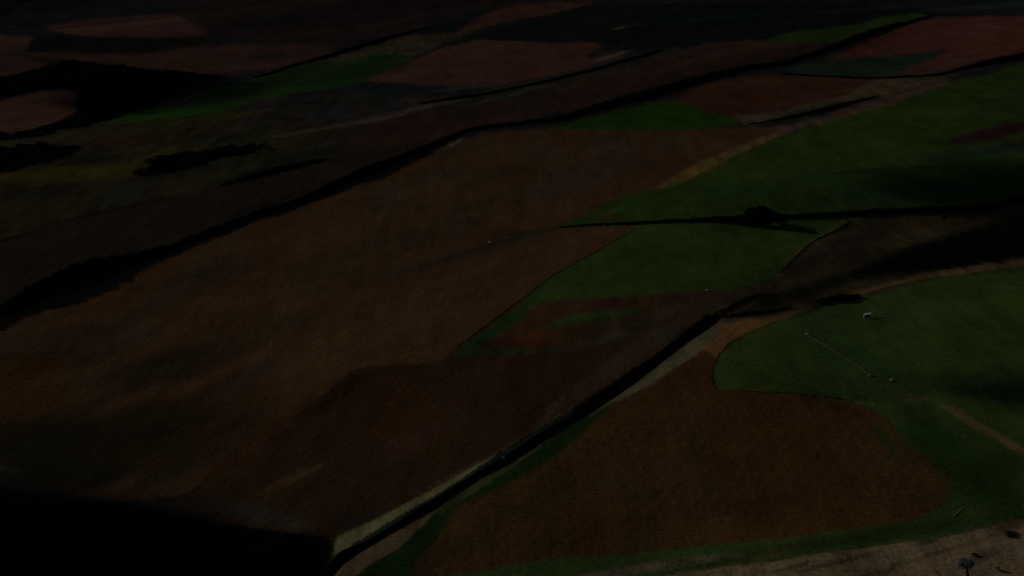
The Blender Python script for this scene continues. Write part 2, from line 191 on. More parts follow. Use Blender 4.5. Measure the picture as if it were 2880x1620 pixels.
# patches of weeds, stones, dark ground and painted shade that differ from the rest of their field: centre, radii, tilt, colour, strength
PATCH = [
 # green seedlings and bare red soil in the weedy field
 (1205, 858, 80, 16, -36, (8, 19, 5), .9), (1285, 800, 75, 22, -36, (9, 20, 5), .9), (1330, 770, 40, 12, -30, (11, 24, 7), .8), (1260, 885, 120, 8, -2, (12, 22, 8), .9), (1380, 880, 70, 7, -6, (14, 20, 9), .6),
 (1450, 804, 60, 13, -10, (14, 25, 6), .85), (1530, 792, 70, 11, -5, (15, 25, 7), .85), (1590, 782, 40, 8, -10, (14, 22, 7), .6), (1400, 818, 40, 8, -16, (13, 22, 6), .7), (1490, 815, 90, 4, -8, (16, 22, 8), .6), (1470, 835, 60, 5, -10, (12, 20, 6), .5),
 (1320, 852, 70, 17, -8, (30, 13, 5), .8), (1460, 768, 150, 7, -4, (29, 13, 8), .7), (1540, 850, 90, 14, -14, (22, 22, 14), .7), (1640, 800, 90, 14, -22, (22, 21, 14), .6),
 # grey scrubby ground above the road
 (1620, 870, 150, 28, -32, (24, 21, 14), .7), (1500, 960, 160, 24, -32, (25, 18, 13), .6), (1390, 1030, 60, 12, -50, (31, 24, 17), .6), (1300, 960, 200, 40, -10, (18, 10, 8), .6),
 (1000, 1130, 200, 40, -28, (24, 15, 9), .6), (720, 1210, 100, 13, -24, (30, 21, 11), .6), (770, 1187, 50, 7, -24, (32, 24, 14), .5), (700, 1060, 110, 22, -30, (29, 17, 7), .6), (620, 1125, 130, 20, -30, (28, 15, 8), .6),
 (640, 1285, 160, 30, 10, (20, 17, 12), .6), (700, 1312, 110, 22, 10, (23, 20, 14), .6), (900, 1290, 110, 26, -24, (15, 12, 9), .6), (440, 1180, 150, 26, -26, (12, 10, 6), .8),
 # large brown field
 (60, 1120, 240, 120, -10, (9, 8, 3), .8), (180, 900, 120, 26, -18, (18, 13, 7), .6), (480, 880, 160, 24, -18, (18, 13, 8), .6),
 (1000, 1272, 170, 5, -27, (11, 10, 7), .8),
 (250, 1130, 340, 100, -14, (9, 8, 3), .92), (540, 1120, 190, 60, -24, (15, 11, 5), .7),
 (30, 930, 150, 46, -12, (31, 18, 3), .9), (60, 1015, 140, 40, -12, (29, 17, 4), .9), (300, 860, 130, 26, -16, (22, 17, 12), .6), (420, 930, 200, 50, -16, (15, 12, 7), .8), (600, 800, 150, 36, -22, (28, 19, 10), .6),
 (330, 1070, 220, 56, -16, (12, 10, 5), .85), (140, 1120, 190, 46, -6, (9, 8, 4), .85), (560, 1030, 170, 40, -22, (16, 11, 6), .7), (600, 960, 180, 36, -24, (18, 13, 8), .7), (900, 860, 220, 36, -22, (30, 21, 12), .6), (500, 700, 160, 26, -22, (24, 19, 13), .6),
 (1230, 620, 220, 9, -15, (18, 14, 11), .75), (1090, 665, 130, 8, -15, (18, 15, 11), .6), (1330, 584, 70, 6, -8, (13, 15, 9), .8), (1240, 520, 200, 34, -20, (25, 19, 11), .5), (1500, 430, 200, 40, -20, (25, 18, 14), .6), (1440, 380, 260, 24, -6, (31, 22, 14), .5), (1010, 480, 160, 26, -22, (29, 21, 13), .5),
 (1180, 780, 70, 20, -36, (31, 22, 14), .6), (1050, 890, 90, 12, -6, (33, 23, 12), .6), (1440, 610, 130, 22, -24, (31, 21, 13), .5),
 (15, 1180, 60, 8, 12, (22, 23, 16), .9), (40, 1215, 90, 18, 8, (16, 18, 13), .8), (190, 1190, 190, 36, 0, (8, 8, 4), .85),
 # big right brown field
 (1500, 1330, 260, 26, -12, (24, 14, 7), .6), (1900, 1270, 200, 24, -8, (23, 14, 7), .6), (1750, 1180, 200, 30, -10, (31, 20, 9), .5), (2050, 1200, 120, 26, -8, (26, 18, 9), .5), (2330, 1210, 50, 40, 60, (33, 20, 8), .5), (2200, 1100, 90, 30, 30, (31, 19, 8), .5),
 (1480, 1240, 120, 20, -16, (29, 20, 9), .5), (2060, 1040, 200, 18, 4, (31, 18, 8), .6), (1090, 1400, 60, 26, -40, (24, 17, 8), .5),
 # green right: lighter ridge, worn line, dry tufts, slope shading painted dark
 (2320, 780, 130, 22, -16, (20, 27, 10), .5), (2500, 830, 170, 60, -20, (17, 26, 6), .5), (2140, 900, 130, 30, 20, (13, 24, 9), .4), (2540, 990, 160, 26, 6, (9, 18, 8), .8), (2230, 1110, 20, 60, -30, (8, 20, 5), .6), (2480, 1205, 120, 110, 20, (8, 17, 3), .8), (2200, 1346, 360, 22, -8, (10, 17, 4), .8), (2340, 1110, 110, 56, 35, (9, 19, 4), .75),
 (2100, 798, 60, 5, -14, (20, 22, 11), .7), (2225, 962, 40, 5, 30, (24, 23, 12), .7), (2265, 985, 40, 6, 28, (28, 27, 13), .8), (2310, 1004, 60, 7, -2, (33, 30, 14), .85), (2400, 1035, 60, 11, 26, (36, 32, 18), .9), (2470, 1075, 60, 12, 28, (37, 32, 20), .9), (2545, 1118, 60, 11, 30, (40, 34, 22), .95), (2610, 1160, 60, 10, 32, (32, 28, 18), .9),
 (1900, 1395, 160, 7, -8, (22, 20, 10), .7), (2100, 1356, 160, 6, -8, (14, 20, 7), .6), (2300, 1340, 100, 7, -12, (12, 20, 6), .7), (1800, 1418, 120, 6, -10, (11, 15, 5), .8),
 # upper right green, with shade on its lower slope painted in
 (2200, 430, 220, 5, -4, (10, 17, 9), .8), (2050, 424, 12, 3, -4, (24, 28, 22), .9), (1950, 470, 260, 30, -4, (13, 25, 9), .6), (2300, 480, 260, 26, -6, (9, 19, 10), .7), (2520, 330, 130, 20, -14, (14, 6, 7), .95), (2440, 345, 90, 12, -14, (17, 9, 7), .9), (2560, 365, 90, 14, -8, (15, 9, 7), .9), (2450, 385, 160, 16, -6, (9, 18, 12), .8), (2540, 260, 120, 18, -18, (12, 21, 8), .6),
 (2330, 290, 120, 34, -18, (19, 29, 7), .5), (1560, 524, 60, 6, -22, (15, 32, 6), .9), (1525, 538, 34, 4, -14, (30, 28, 11), .8), (1530, 543, 22, 5, -6, (32, 20, 11), .9), (1450, 560, 60, 6, -18, (12, 24, 7), .8),
 # gully
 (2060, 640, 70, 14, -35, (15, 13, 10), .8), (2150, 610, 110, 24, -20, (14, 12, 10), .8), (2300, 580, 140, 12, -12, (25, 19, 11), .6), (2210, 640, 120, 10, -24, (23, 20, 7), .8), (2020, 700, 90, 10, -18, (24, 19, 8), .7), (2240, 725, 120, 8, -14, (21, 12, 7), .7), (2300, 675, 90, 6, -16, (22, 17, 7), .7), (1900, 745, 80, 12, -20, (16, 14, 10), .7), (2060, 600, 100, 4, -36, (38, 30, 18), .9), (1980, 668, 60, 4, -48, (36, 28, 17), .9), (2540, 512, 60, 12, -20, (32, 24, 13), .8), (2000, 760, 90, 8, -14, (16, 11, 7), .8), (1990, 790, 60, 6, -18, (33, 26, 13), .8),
 # upper left
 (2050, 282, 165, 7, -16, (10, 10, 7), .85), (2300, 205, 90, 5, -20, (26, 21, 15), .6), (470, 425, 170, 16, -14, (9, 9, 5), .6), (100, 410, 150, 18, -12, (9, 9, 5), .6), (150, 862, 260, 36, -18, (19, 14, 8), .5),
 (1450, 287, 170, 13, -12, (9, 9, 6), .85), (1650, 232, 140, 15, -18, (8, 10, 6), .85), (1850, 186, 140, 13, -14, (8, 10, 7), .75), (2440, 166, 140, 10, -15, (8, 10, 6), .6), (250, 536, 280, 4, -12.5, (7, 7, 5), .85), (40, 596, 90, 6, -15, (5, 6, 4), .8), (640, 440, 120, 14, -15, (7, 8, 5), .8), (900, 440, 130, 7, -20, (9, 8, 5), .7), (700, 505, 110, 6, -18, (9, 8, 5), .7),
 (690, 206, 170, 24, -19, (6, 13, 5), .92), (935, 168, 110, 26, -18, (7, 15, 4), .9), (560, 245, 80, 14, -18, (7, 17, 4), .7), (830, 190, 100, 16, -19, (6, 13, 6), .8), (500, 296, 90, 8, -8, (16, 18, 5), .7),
 (440, 285, 110, 12, -10, (8, 27, 4), .8), (600, 290, 90, 10, -8, (22, 20, 6), .7), (350, 322, 130, 8, -8, (17, 20, 6), .6), (300, 352, 70, 10, -6, (29, 14, 9), .8), (420, 335, 160, 8, -8, (16, 9, 7), .7), (640, 350, 120, 14, -8, (11, 17, 8), .6), (250, 400, 90, 9, -10, (8, 8, 6), .7), (620, 425, 140, 10, -16, (14, 19, 8), .6), (400, 480, 200, 12, -14, (18, 16, 9), .6), (780, 390, 120, 12, -12, (9, 10, 7), .7),  # the soft shading between the copses is painted in here
 (800, 325, 140, 6, -10, (31, 25, 20), .9), (960, 297, 110, 6, -12, (34, 26, 21), .9), (1060, 270, 120, 5, -10, (27, 24, 20), .8), (1280, 240, 120, 4, -14, (25, 23, 17), .8), (1160, 222, 90, 4, -6, (25, 22, 20), .8), (1500, 200, 130, 12, -16, (25, 17, 12), .6), (1350, 255, 160, 9, -14, (17, 14, 10), .6), (1540, 140, 46, 5, -16, (38, 28, 23), .9), (1760, 150, 140, 12, -16, (29, 19, 15), .7), (1920, 118, 90, 8, -6, (29, 19, 14), .7), (1240, 305, 160, 9, -12, (23, 15, 12), .6),
 (480, 245, 60, 3, -18, (29, 27, 22), .95), (1200, 150, 130, 24, -10, (33, 19, 12), .5), (1470, 113, 40, 5, 4, (36, 18, 9), .8), (1020, 190, 80, 10, -14, (32, 21, 17), .5), (1560, 70, 24, 2.5, -12, (28, 26, 17), .9), (1610, 62, 20, 2, -12, (18, 18, 15), .9), (700, 140, 90, 10, -6, (15, 15, 12), .8), (250, 20, 240, 8, -4, (9, 9, 11), .8), (300, 55, 200, 4, -6, (12, 11, 10), .7), (650, 60, 120, 9, -10, (10, 10, 11), .8), (860, 50, 120, 9, -8, (22, 13, 12), .5), (1000, 52, 110, 8, -14, (20, 16, 13), .6), (2200, 20, 200, 5, -4, (18, 18, 12), .5), (2500, 15, 200, 6, -4, (14, 22, 16), .5), (1800, 45, 160, 6, -6, (7, 12, 13), .6),
 (1140, 362, 28, 4, -24, (42, 38, 26), .95), (1115, 374, 20, 3, -30, (32, 28, 18), .9), (1860, 262, 120, 12, -10, (33, 12, 4), .5), (1900, 205, 130, 9, -2, (33, 20, 13), .6), (2200, 110, 110, 14, -24, (34, 14, 8), .5), (2420, 80, 170, 14, -8, (32, 20, 16), .5), (2400, 160, 110, 9, -20, (28, 20, 14), .7),
 # dry foreground slope
 (2500, 1395, 190, 24, -14, (48, 41, 30), .6), (2300, 1385, 120, 10, -12, (41, 37, 27), .6), (2330, 1362, 46, 8, -10, (21, 22, 12), .85), (2235, 1436, 60, 9, -40, (20, 20, 11), .8), (2470, 1398, 40, 14, -20, (30, 24, 16), .7), (2545, 1320, 60, 14, -20, (26, 19, 12), .8), (2380, 1385, 160, 6, -16, (34, 27, 17), .6), (2300, 1410, 140, 6, -18, (36, 28, 18), .6), (2080, 1420, 120, 7, -14, (28, 25, 15), .8), (2200, 1440, 90, 8, -20, (33, 29, 19), .7), (1920, 1440, 90, 9, -14, (42, 37, 27), .6), (1990, 1428, 70, 5, -16, (20, 22, 9), .8), (2150, 1405, 90, 6, -16, (24, 24, 13), .7),
]

# ------------------------------------------------------------------ build the ground: one sheet, cut along the field edges
def catmull(pts, step, jit, seed):
    g = np.random.default_rng(seed)
    P = np.array(pts, float); n = len(P); out = []
    for i in range(n):
        p0, p1, p2, p3 = P[i - 1], P[i], P[(i + 1) % n], P[(i + 2) % n]
        L = np.hypot(*(p2 - p1)); k = max(1, int(L / step))
        for j in range(k):
            u = j / k
            q = .5 * (2 * p1 + (p2 - p0) * u + (2 * p0 - 5 * p1 + 4 * p2 - p3) * u * u + (3 * p1 - p0 - 3 * p2 + p3) * u ** 3)
            # long straight runs keep near the chord
            lin_ = p1 + (p2 - p1) * u
            out.append(.55 * q + .45 * lin_)
    Q = np.array(out)
    m = len(Q)
    nz = g.normal(size=(m, 2)); nz = (nz + np.roll(nz, 1, 0) + np.roll(nz, -1, 0)) / 2
    Q = Q + nz * np.array([jit, jit * .5])
    return Q

def inpoly(px, py, poly):
    x0, y0 = poly.min(0); x1, y1 = poly.max(0)
    idx = np.nonzero((px >= x0) & (px <= x1) & (py >= y0) & (py <= y1))[0]
    res = np.zeros(px.shape, bool)
    if len(idx) == 0: return res
    X, Y = px[idx], py[idx]; ins = np.zeros(len(idx), bool)
    ax, ay = poly[:, 0], poly[:, 1]; bx, by = np.roll(ax, -1), np.roll(ay, -1)
    for i in range(len(poly)):
        if ay[i] == by[i]: continue
        c = ((ay[i] > Y) != (by[i] > Y)) & (X < (bx[i] - ax[i]) * (Y - ay[i]) / (by[i] - ay[i]) + ax[i])
        ins ^= c
    res[idx] = ins
    return res

pv = []; pe = []
polys = []
for k, f in enumerate(FIELDS):
    step = 9 if f['name'] != 'road' else 14
    jit = {0: .25}.get(f['soft'], .5 + .9 * f['soft'])
    if f['name'] in ('road',): jit = .35
    q = catmull(f['pts'], step, jit, k)
    x, y, z = hit(q[:, 0], q[:, 1])
    s, t = project(x, y, 0 * x)
    pp = np.stack([s, t], 1)
    polys.append(pp)
    b = len(pv)
    pv += [tuple(v) for v in pp]
    pe += [(b + i, b + (i + 1) % len(pp)) for i in range(len(pp))]
GS = 6.6
gx = np.concatenate([np.arange(-900, -60, 26), np.arange(-60, 2640, GS), np.arange(2640, 3500, 26)])
gy = np.concatenate([np.array([-235, -215, -190, -165, -140, -115, -92, -70, -50, -34, -20]), np.arange(-10, 360, 3.6), np.arange(360, 1530, GS), np.arange(1530, 1900, 26)])
GX, GY = np.meshgrid(gx, gy)
GX = GX + rng.uniform(-.3, .3, GX.shape) * GS; GY = GY + rng.uniform(-.3, .3, GY.shape) * 3.6
GX = GX.ravel(); GY = GY.ravel()
GY = np.clip(GY, -238, None)
verts_in = [Vector(v) for v in pv] + [Vector((a, b)) for a, b in zip(GX, GY)]
vo, eo, fo, _, _, _ = delaunay_2d_cdt(verts_in, pe, [], 0, 1e-5, False)
print('cdt', len(vo), len(fo), round(time.time() - T0, 1))
V2 = np.array([tuple(v) for v in vo]); FT = np.array([f for f in fo if len(f) == 3])
px_, py_ = plane_xy(V2[:, 0], V2[:, 1])
pz_ = hgt(px_, py_)
V3 = np.stack([px_, py_, pz_], 1)
cen = V2[FT].mean(1)
fid = np.full(len(FT), -1)
for k, pp in enumerate(polys):
    fid[inpoly(cen[:, 0], cen[:, 1], pp)] = k
BASE = (11, 10, 10)
cols = np.array([alb(BASE)] + [alb(f['c']) for f in FIELDS])
softs = np.array([1.0] + [f['soft'] for f in FIELDS])
fcol = cols[fid + 1]; fsoft = softs[fid + 1]
# blend the edges of soft fields
nV = len(V3)
hard = fsoft < .01
vcol = np.zeros((nV, 3)); vw = np.zeros(nV)
for j in range(3):
    np.add.at(vcol, FT[~hard, j], fcol[~hard]); np.add.at(vw, FT[~hard, j], 1)
vcol /= np.maximum(vw, 1)[:, None]
def spread(vc):
    a = np.zeros((nV, 3)); w = np.zeros(nV)
    fc = vc[FT].mean(1)
    for j in range(3):
        np.add.at(a, FT[~hard, j], fc[~hard]); np.add.at(w, FT[~hard, j], 1)
    return np.where(w[:, None] > 0, a / np.maximum(w, 1)[:, None], vc)
v1 = spread(vcol); v2 = spread(spread(v1))
ss, tt = project(V3[:, 0], V3[:, 1], V3[:, 2])
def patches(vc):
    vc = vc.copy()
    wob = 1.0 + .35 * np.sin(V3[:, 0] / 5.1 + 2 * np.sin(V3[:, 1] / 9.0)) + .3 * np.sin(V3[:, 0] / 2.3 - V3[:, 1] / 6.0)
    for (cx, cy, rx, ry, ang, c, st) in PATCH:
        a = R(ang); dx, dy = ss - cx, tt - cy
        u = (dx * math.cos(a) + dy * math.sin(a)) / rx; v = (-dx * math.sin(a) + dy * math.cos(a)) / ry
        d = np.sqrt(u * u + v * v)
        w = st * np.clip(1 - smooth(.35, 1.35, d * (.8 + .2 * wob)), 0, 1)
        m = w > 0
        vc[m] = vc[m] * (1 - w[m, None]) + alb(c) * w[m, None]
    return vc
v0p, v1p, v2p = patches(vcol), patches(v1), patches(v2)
# corner colours
cc = np.zeros((len(FT), 3, 3))
own = patches.__call__
for j in range(3):
    vi = FT[:, j]
    s_ = fsoft[:, None]
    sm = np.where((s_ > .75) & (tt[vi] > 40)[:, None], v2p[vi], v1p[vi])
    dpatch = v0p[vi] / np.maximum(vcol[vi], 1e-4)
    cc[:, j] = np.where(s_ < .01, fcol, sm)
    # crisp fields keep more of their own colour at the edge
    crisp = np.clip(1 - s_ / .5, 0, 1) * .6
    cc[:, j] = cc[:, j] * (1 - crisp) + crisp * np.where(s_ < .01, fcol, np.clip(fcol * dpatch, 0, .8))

# ------------------------------------------------------------------ materials
def new_mat(name):
    m = bpy.data.materials.new(name); m.use_nodes = True
    n = m.node_tree.nodes; l = m.node_tree.links
    b = n['Principled BSDF']; b.inputs['Roughness'].default_value = .95
    b.inputs['Specular IOR Level'].default_value = 0.0
    return m, n, l, b

def mathn(n, l, op, a, b):
    x = n.new('ShaderNodeMath'); x.operation = op
    for i, v in enumerate((a, b)):
        if isinstance(v, (int, float)): x.inputs[i].default_value = v
        else: l.new(v, x.inputs[i])
    return x.outputs[0]

def noise(n, l, vec, scale, detail=3, rough=.55):
    t = n.new('ShaderNodeTexNoise'); t.inputs['Scale'].default_value = scale
    t.inputs['Detail'].default_value = detail; t.inputs['Roughness'].default_value = rough
    l.new(vec, t.inputs['Vector']); return t.outputs['Fac']

def ground_mat(name, grain=.5, streak=.5, macro=.35, angle=25, bump=.5, hue=(1.1, 1.0, .85), fine=1.0, furrow=0.0, fdir=28):
    m, n, l, b = new_mat(name)
    at = n.new('ShaderNodeAttribute'); at.attribute_name = 'Col'
    ge = n.new('ShaderNodeNewGeometry')
    mp = n.new('ShaderNodeMapping'); mp.inputs['Rotation'].default_value = (0, 0, R(angle))
    mp.inputs['Scale'].default_value = (1, .16, 1)
    l.new(ge.outputs['Position'], mp.inputs['Vector'])
    pos = ge.outputs['Position']
    f1 = noise(n, l, pos, .8 * fine, 5, .75)          # clods and tufts
    f2 = noise(n, l, mp.outputs[0], .16, 4, .6)       # along the tilth
    f3 = noise(n, l, pos, .018, 4, .55)               # broad
    f4 = noise(n, l, pos, .10, 3, .6)
    tot = mathn(n, l, 'MULTIPLY', mathn(n, l, 'SUBTRACT', f1, .5), grain * 2)
    tot = mathn(n, l, 'ADD', tot, mathn(n, l, 'MULTIPLY', mathn(n, l, 'SUBTRACT', f2, .5), streak * 2))
    tot = mathn(n, l, 'ADD', tot, mathn(n, l, 'MULTIPLY', mathn(n, l, 'SUBTRACT', f3, .5), macro * 2))
    tot = mathn(n, l, 'ADD', tot, mathn(n, l, 'MULTIPLY', mathn(n, l, 'SUBTRACT', f4, .5), macro * 1.2))
    if furrow:
        m2 = n.new('ShaderNodeMapping'); m2.inputs['Rotation'].default_value = (0, 0, R(fdir))
        l.new(pos, m2.inputs['Vector'])
        wv = n.new('ShaderNodeTexWave'); wv.bands_direction = 'X'; wv.inputs['Scale'].default_value = .075
        wv.inputs['Distortion'].default_value = 9.0; wv.inputs['Detail'].default_value = 2; wv.inputs['Detail Scale'].default_value = .12
        l.new(m2.outputs[0], wv.inputs['Vector'])
        tot = mathn(n, l, 'ADD', tot, mathn(n, l, 'MULTIPLY', mathn(n, l, 'SUBTRACT', wv.outputs['Fac'], .5), furrow * 2))
    gain = mathn(n, l, 'MAXIMUM', mathn(n, l, 'ADD', tot, 1.0), .15)
    mul = n.new('ShaderNodeVectorMath'); mul.operation = 'SCALE'
    l.new(at.outputs['Color'], mul.inputs[0]); l.new(gain, mul.inputs['Scale'])
    # a drift of tint between drier and damper ground
    tint = n.new('ShaderNodeMix'); tint.data_type = 'RGBA'; tint.blend_type = 'MULTIPLY'
    rmp = n.new('ShaderNodeMapRange'); rmp.inputs[1].default_value = .42; rmp.inputs[2].default_value = .62
    f5 = noise(n, l, mp.outputs[0], .035, 3, .6)
    l.new(f5, rmp.inputs[0]); l.new(rmp.outputs[0], tint.inputs['Factor'])
    l.new(mul.outputs[0], tint.inputs['A']); tint.inputs['B'].default_value = (*hue, 1)
    l.new(tint.outputs['Result'], b.inputs['Base Color'])
    bp = n.new('ShaderNodeBump'); bp.inputs['Strength'].default_value = bump; bp.inputs['Distance'].default_value = .35
    hsum = mathn(n, l, 'ADD', f1, mathn(n, l, 'MULTIPLY', f2, 1.6))
    l.new(hsum, bp.inputs['Height']); l.new(bp.outputs[0], b.inputs['Normal'])
    return m

M_SOIL = ground_mat('soil', 1.15, .42, .3, 25, .9, (1.12, .98, .84), 1.0, .055)
M_GRASS = ground_mat('grass_sward', 1.1, .4, .42, 25, .6, (1.22, 1.0, .85), 1.0, .035, 60)
M_SCRUB = ground_mat('scrub_soil', .75, .8, .5, 32, .7, (1.1, 1.05, .8))
M_DRY = ground_mat('dry_grass', 1.2, .9, .5, 60, 1.0, (1.05, 1.0, .9))
M_ROAD = ground_mat('asphalt', .5, .4, .3, 30, .2, (1, 1, 1), 2.0)
def pick(name):
    if 'grass' in name: return M_GRASS
    if name == 'dry_slope': return M_DRY
    if name == 'road': return M_ROAD
    if name in ('ploughed_field', 'bare_field'): return M_SOIL
    return M_SCRUB

def ground_piece(name, faces, cornercol, mat):
    u, inv = np.unique(faces, return_inverse=True)
    inv = inv.reshape(faces.shape)
    me = bpy.data.meshes.new(name)
    me.vertices.add(len(u)); me.loops.add(faces.size); me.polygons.add(len(faces))
    me.vertices.foreach_set('co', V3[u].ravel())
    me.loops.foreach_set('vertex_index', inv.ravel().astype(np.int32))
    me.polygons.foreach_set('loop_start', (np.arange(len(faces)) * 3).astype(np.int32))
    me.update(); me.validate()
    ca = me.color_attributes.new('Col', 'FLOAT_COLOR', 'CORNER')
    ca.data.foreach_set('color', np.concatenate([cornercol.reshape(-1, 3), np.ones((faces.size, 1))], 1).astype(np.float32).ravel())
    me.polygons.foreach_set('use_smooth', np.ones(len(faces), bool))
    # smooth shading across the cuts: the same normals on both sides
    me.normals_split_custom_set_from_vertices([tuple(v) for v in VN[u]])
    me.materials.append(mat)
    o = bpy.data.objects.new(name, me); COL.objects.link(o); o['kind'] = 'structure'
    return o

# counter-clockwise seen from above, and vertex normals of the whole sheet
A, B, C_ = V3[FT[:, 0]], V3[FT[:, 1]], V3[FT[:, 2]]
N = np.cross(B - A, C_ - A)
flip = N[:, 2] < 0
FT[flip] = FT[flip][:, ::-1]; cc[flip] = cc[flip][:, ::-1]; N[flip] *= -1
e = .4
hx = (hgt(px_ + e, py_) - hgt(px_ - e, py_)) / (2 * e); hy = (hgt(px_, py_ + e) - hgt(px_, py_ - e)) / (2 * e)
VN = np.stack([-hx, -hy, np.ones_like(hx)], 1); VN /= np.linalg.norm(VN, axis=1)[:, None]
for k in range(-1, len(FIELDS)):
    m = fid == k
    if not m.any(): continue
    nm = 'ground' if k < 0 else FIELDS[k]['name']
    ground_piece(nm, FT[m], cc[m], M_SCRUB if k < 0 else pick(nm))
print('ground', round(time.time() - T0, 1))

# ------------------------------------------------------------------ foliage and solids
def foliage_mat(name, c, c2, thin=0.0):
    m, n, l, b = new_mat(name)
    ge = n.new('ShaderNodeNewGeometry')
    f = noise(n, l, ge.outputs['Position'], .8, 3)
    f_ = noise(n, l, ge.outputs['Position'], .12, 3)
    mx = n.new('ShaderNodeMix'); mx.data_type = 'RGBA'
    l.new(mathn(n, l, 'ADD', mathn(n, l, 'MULTIPLY', f, .6), mathn(n, l, 'MULTIPLY', f_, .4)), mx.inputs['Factor'])
    mx.inputs['A'].default_value = (*c, 1); mx.inputs['B'].default_value = (*c2, 1)
    l.new(mx.outputs['Result'], b.inputs['Base Color'])
    b.inputs['Roughness'].default_value = .8
    if thin:
        tr = n.new('ShaderNodeBsdfTranslucent'); l.new(mx.outputs['Result'], tr.inputs['Color'])
        ms = n.new('ShaderNodeMixShader'); ms.inputs[0].default_value = thin
        l.new(b.outputs[0], ms.inputs[1]); l.new(tr.outputs[0], ms.inputs[2])
        l.new(ms.outputs[0], n['Material Output'].inputs['Surface'])
    return m
def solid_mat(name, c, var=.35, scale=2.0, bump=.4):
    m, n, l, b = new_mat(name)
    ge = n.new('ShaderNodeNewGeometry')
    f = noise(n, l, ge.outputs['Position'], scale, 4, .65)
    mr = n.new('ShaderNodeMapRange'); mr.inputs[3].default_value = 1 - var; mr.inputs[4].default_value = 1 + var
    l.new(f, mr.inputs[0])
    v = n.new('ShaderNodeVectorMath'); v.operation = 'SCALE'; v.inputs[0].default_value = c
    l.new(mr.outputs[0], v.inputs['Scale']); l.new(v.outputs[0], b.inputs['Base Color'])
    bp = n.new('ShaderNodeBump'); bp.inputs['Strength'].default_value = bump; bp.inputs['Distance'].default_value = .1
    l.new(f, bp.inputs['Height']); l.new(bp.outputs[0], b.inputs['Normal'])
    return m
F_DARK = foliage_mat('dark_leaves', (.009, .011, .007), (.026, .031, .016))
F_SCRUB = foliage_mat('scrub_leaves', (.012, .012, .007), (.03, .027, .013))
F_BROWN = foliage_mat('brown_scrub', (.06, .055, .03), (.13, .11, .05), .5)
F_OLIVE = foliage_mat('grey_leaves', (.17, .20, .22), (.30, .33, .34), .5)
F_DRY = foliage_mat('dry_stems', (.16, .14, .085), (.32, .28, .19))
F_YEL = foliage_mat('yellow_leaves', (.42, .4, .18), (.6, .55, .27), .5)
M_BARK = solid_mat('bark', (.045, .036, .028), .4, 4)
M_WHITE = solid_mat('white_paint', (.46, .47, .43), .12, 1.2, .1)
M_DARKIN = solid_mat('dark_boards', (.05, .05, .045), .3, 3)
M_STONE = solid_mat('field_stone', (.26, .23, .17), .45, 1.6, .8)
M_WALL = solid_mat('brown_stone', (.135, .11, .063), .45, 1.6, .8)
M_PALE = solid_mat('pale_stone', (.5, .45, .37), .25, 2.5, .6)
M_CONC = solid_mat('concrete', (.42, .43, .40), .25, 3)
M_WOOD = solid_mat('bleached_wood', (.45, .38, .2), .3, 3)

def mesh_obj(name, v, f, mat, parent=None, smooth_=False):
    me = bpy.data.meshes.new(name)
    me.from_pydata([tuple(map(float, p)) for p in v], [], [tuple(map(int, q)) for q in f]); me.update()
    if smooth_: me.polygons.foreach_set('use_smooth', np.ones(len(me.polygons), bool))
    me.materials.append(mat)
    o = bpy.data.objects.new(name, me); COL.objects.link(o)
    if parent: o.parent = parent
    return o

def leaves_obj(name, P, size, mat, parent=None, up=0.0):
    """many small leaf clumps, one quad each, standing at the points P"""
    P = np.asarray(P, float); n = len(P)
    a = rng.normal(size=(n, 3)); a /= np.linalg.norm(a, axis=1)[:, None]
    if up: a = a * np.array([1, 1, 1 - up]); a /= np.linalg.norm(a, axis=1)[:, None] + 1e-9
    r_ = rng.normal(size=(n, 3)); r_[:, 2] += up * 3
    b = np.cross(a, r_); b /= np.linalg.norm(b, axis=1)[:, None] + 1e-9
    c = np.cross(a, b)
    s = (np.asarray(size) * rng.uniform(.6, 1.35, n))[:, None]
    w = rng.uniform(.45, .8, n)[:, None]
    v = np.stack([P - b * s * w * .5 - c * s * .5, P + b * s * w * .35 - c * s * .42, P + b * s * w * .55 + c * s * .5, P - b * s * w * .4 + c * s * .45], 1).reshape(-1, 3)
    me = bpy.data.meshes.new(name)
    me.vertices.add(4 * n); me.loops.add(4 * n); me.polygons.add(n)
    me.vertices.foreach_set('co', v.ravel())
    me.loops.foreach_set('vertex_index', np.arange(4 * n, dtype=np.int32))
    me.polygons.foreach_set('loop_start', (np.arange(n) * 4).astype(np.int32))
    me.update(); me.materials.append(mat)
    o = bpy.data.objects.new(name, me); COL.objects.link(o)
    if parent: o.parent = parent
    return o

def tube(path, radii, sides=7):
    path = np.array(path, float); v = []; f = []
    for i, p in enumerate(path):
        d = path[min(i + 1, len(path) - 1)] - path[max(i - 1, 0)]; d /= np.linalg.norm(d) + 1e-9
        a = np.cross(d, [.3, .2, 1.0] if abs(d[2]) < .9 else [1, 0, 0]); a /= np.linalg.norm(a); b = np.cross(d, a)
        for k in range(sides):
            t = 2 * math.pi * k / sides
            v.append(p + radii[i] * (a * math.cos(t) + b * math.sin(t)))
    m = len(path)
    for i in range(m - 1):
        for k in range(sides):
            f.append((i * sides + k, i * sides + (k + 1) % sides, (i + 1) * sides + (k + 1) % sides, (i + 1) * sides + k))
    f.append(tuple(range(sides))[::-1]); f.append(tuple((m - 1) * sides + k for k in range(sides)))
    return v, f
def join(parts):
    V = []; Fc = []
    for v, f in parts:
        b = len(V); V += list(v); Fc += [tuple(i + b for i in q) for q in f]
    return V, Fc

def empty(name, loc, label, cat, group=None):
    o = bpy.data.objects.new(name, None); COL.objects.link(o); o.location = tuple(map(float, loc))
    o['label'] = label; o['category'] = cat
    if group: o['group'] = group
    return o

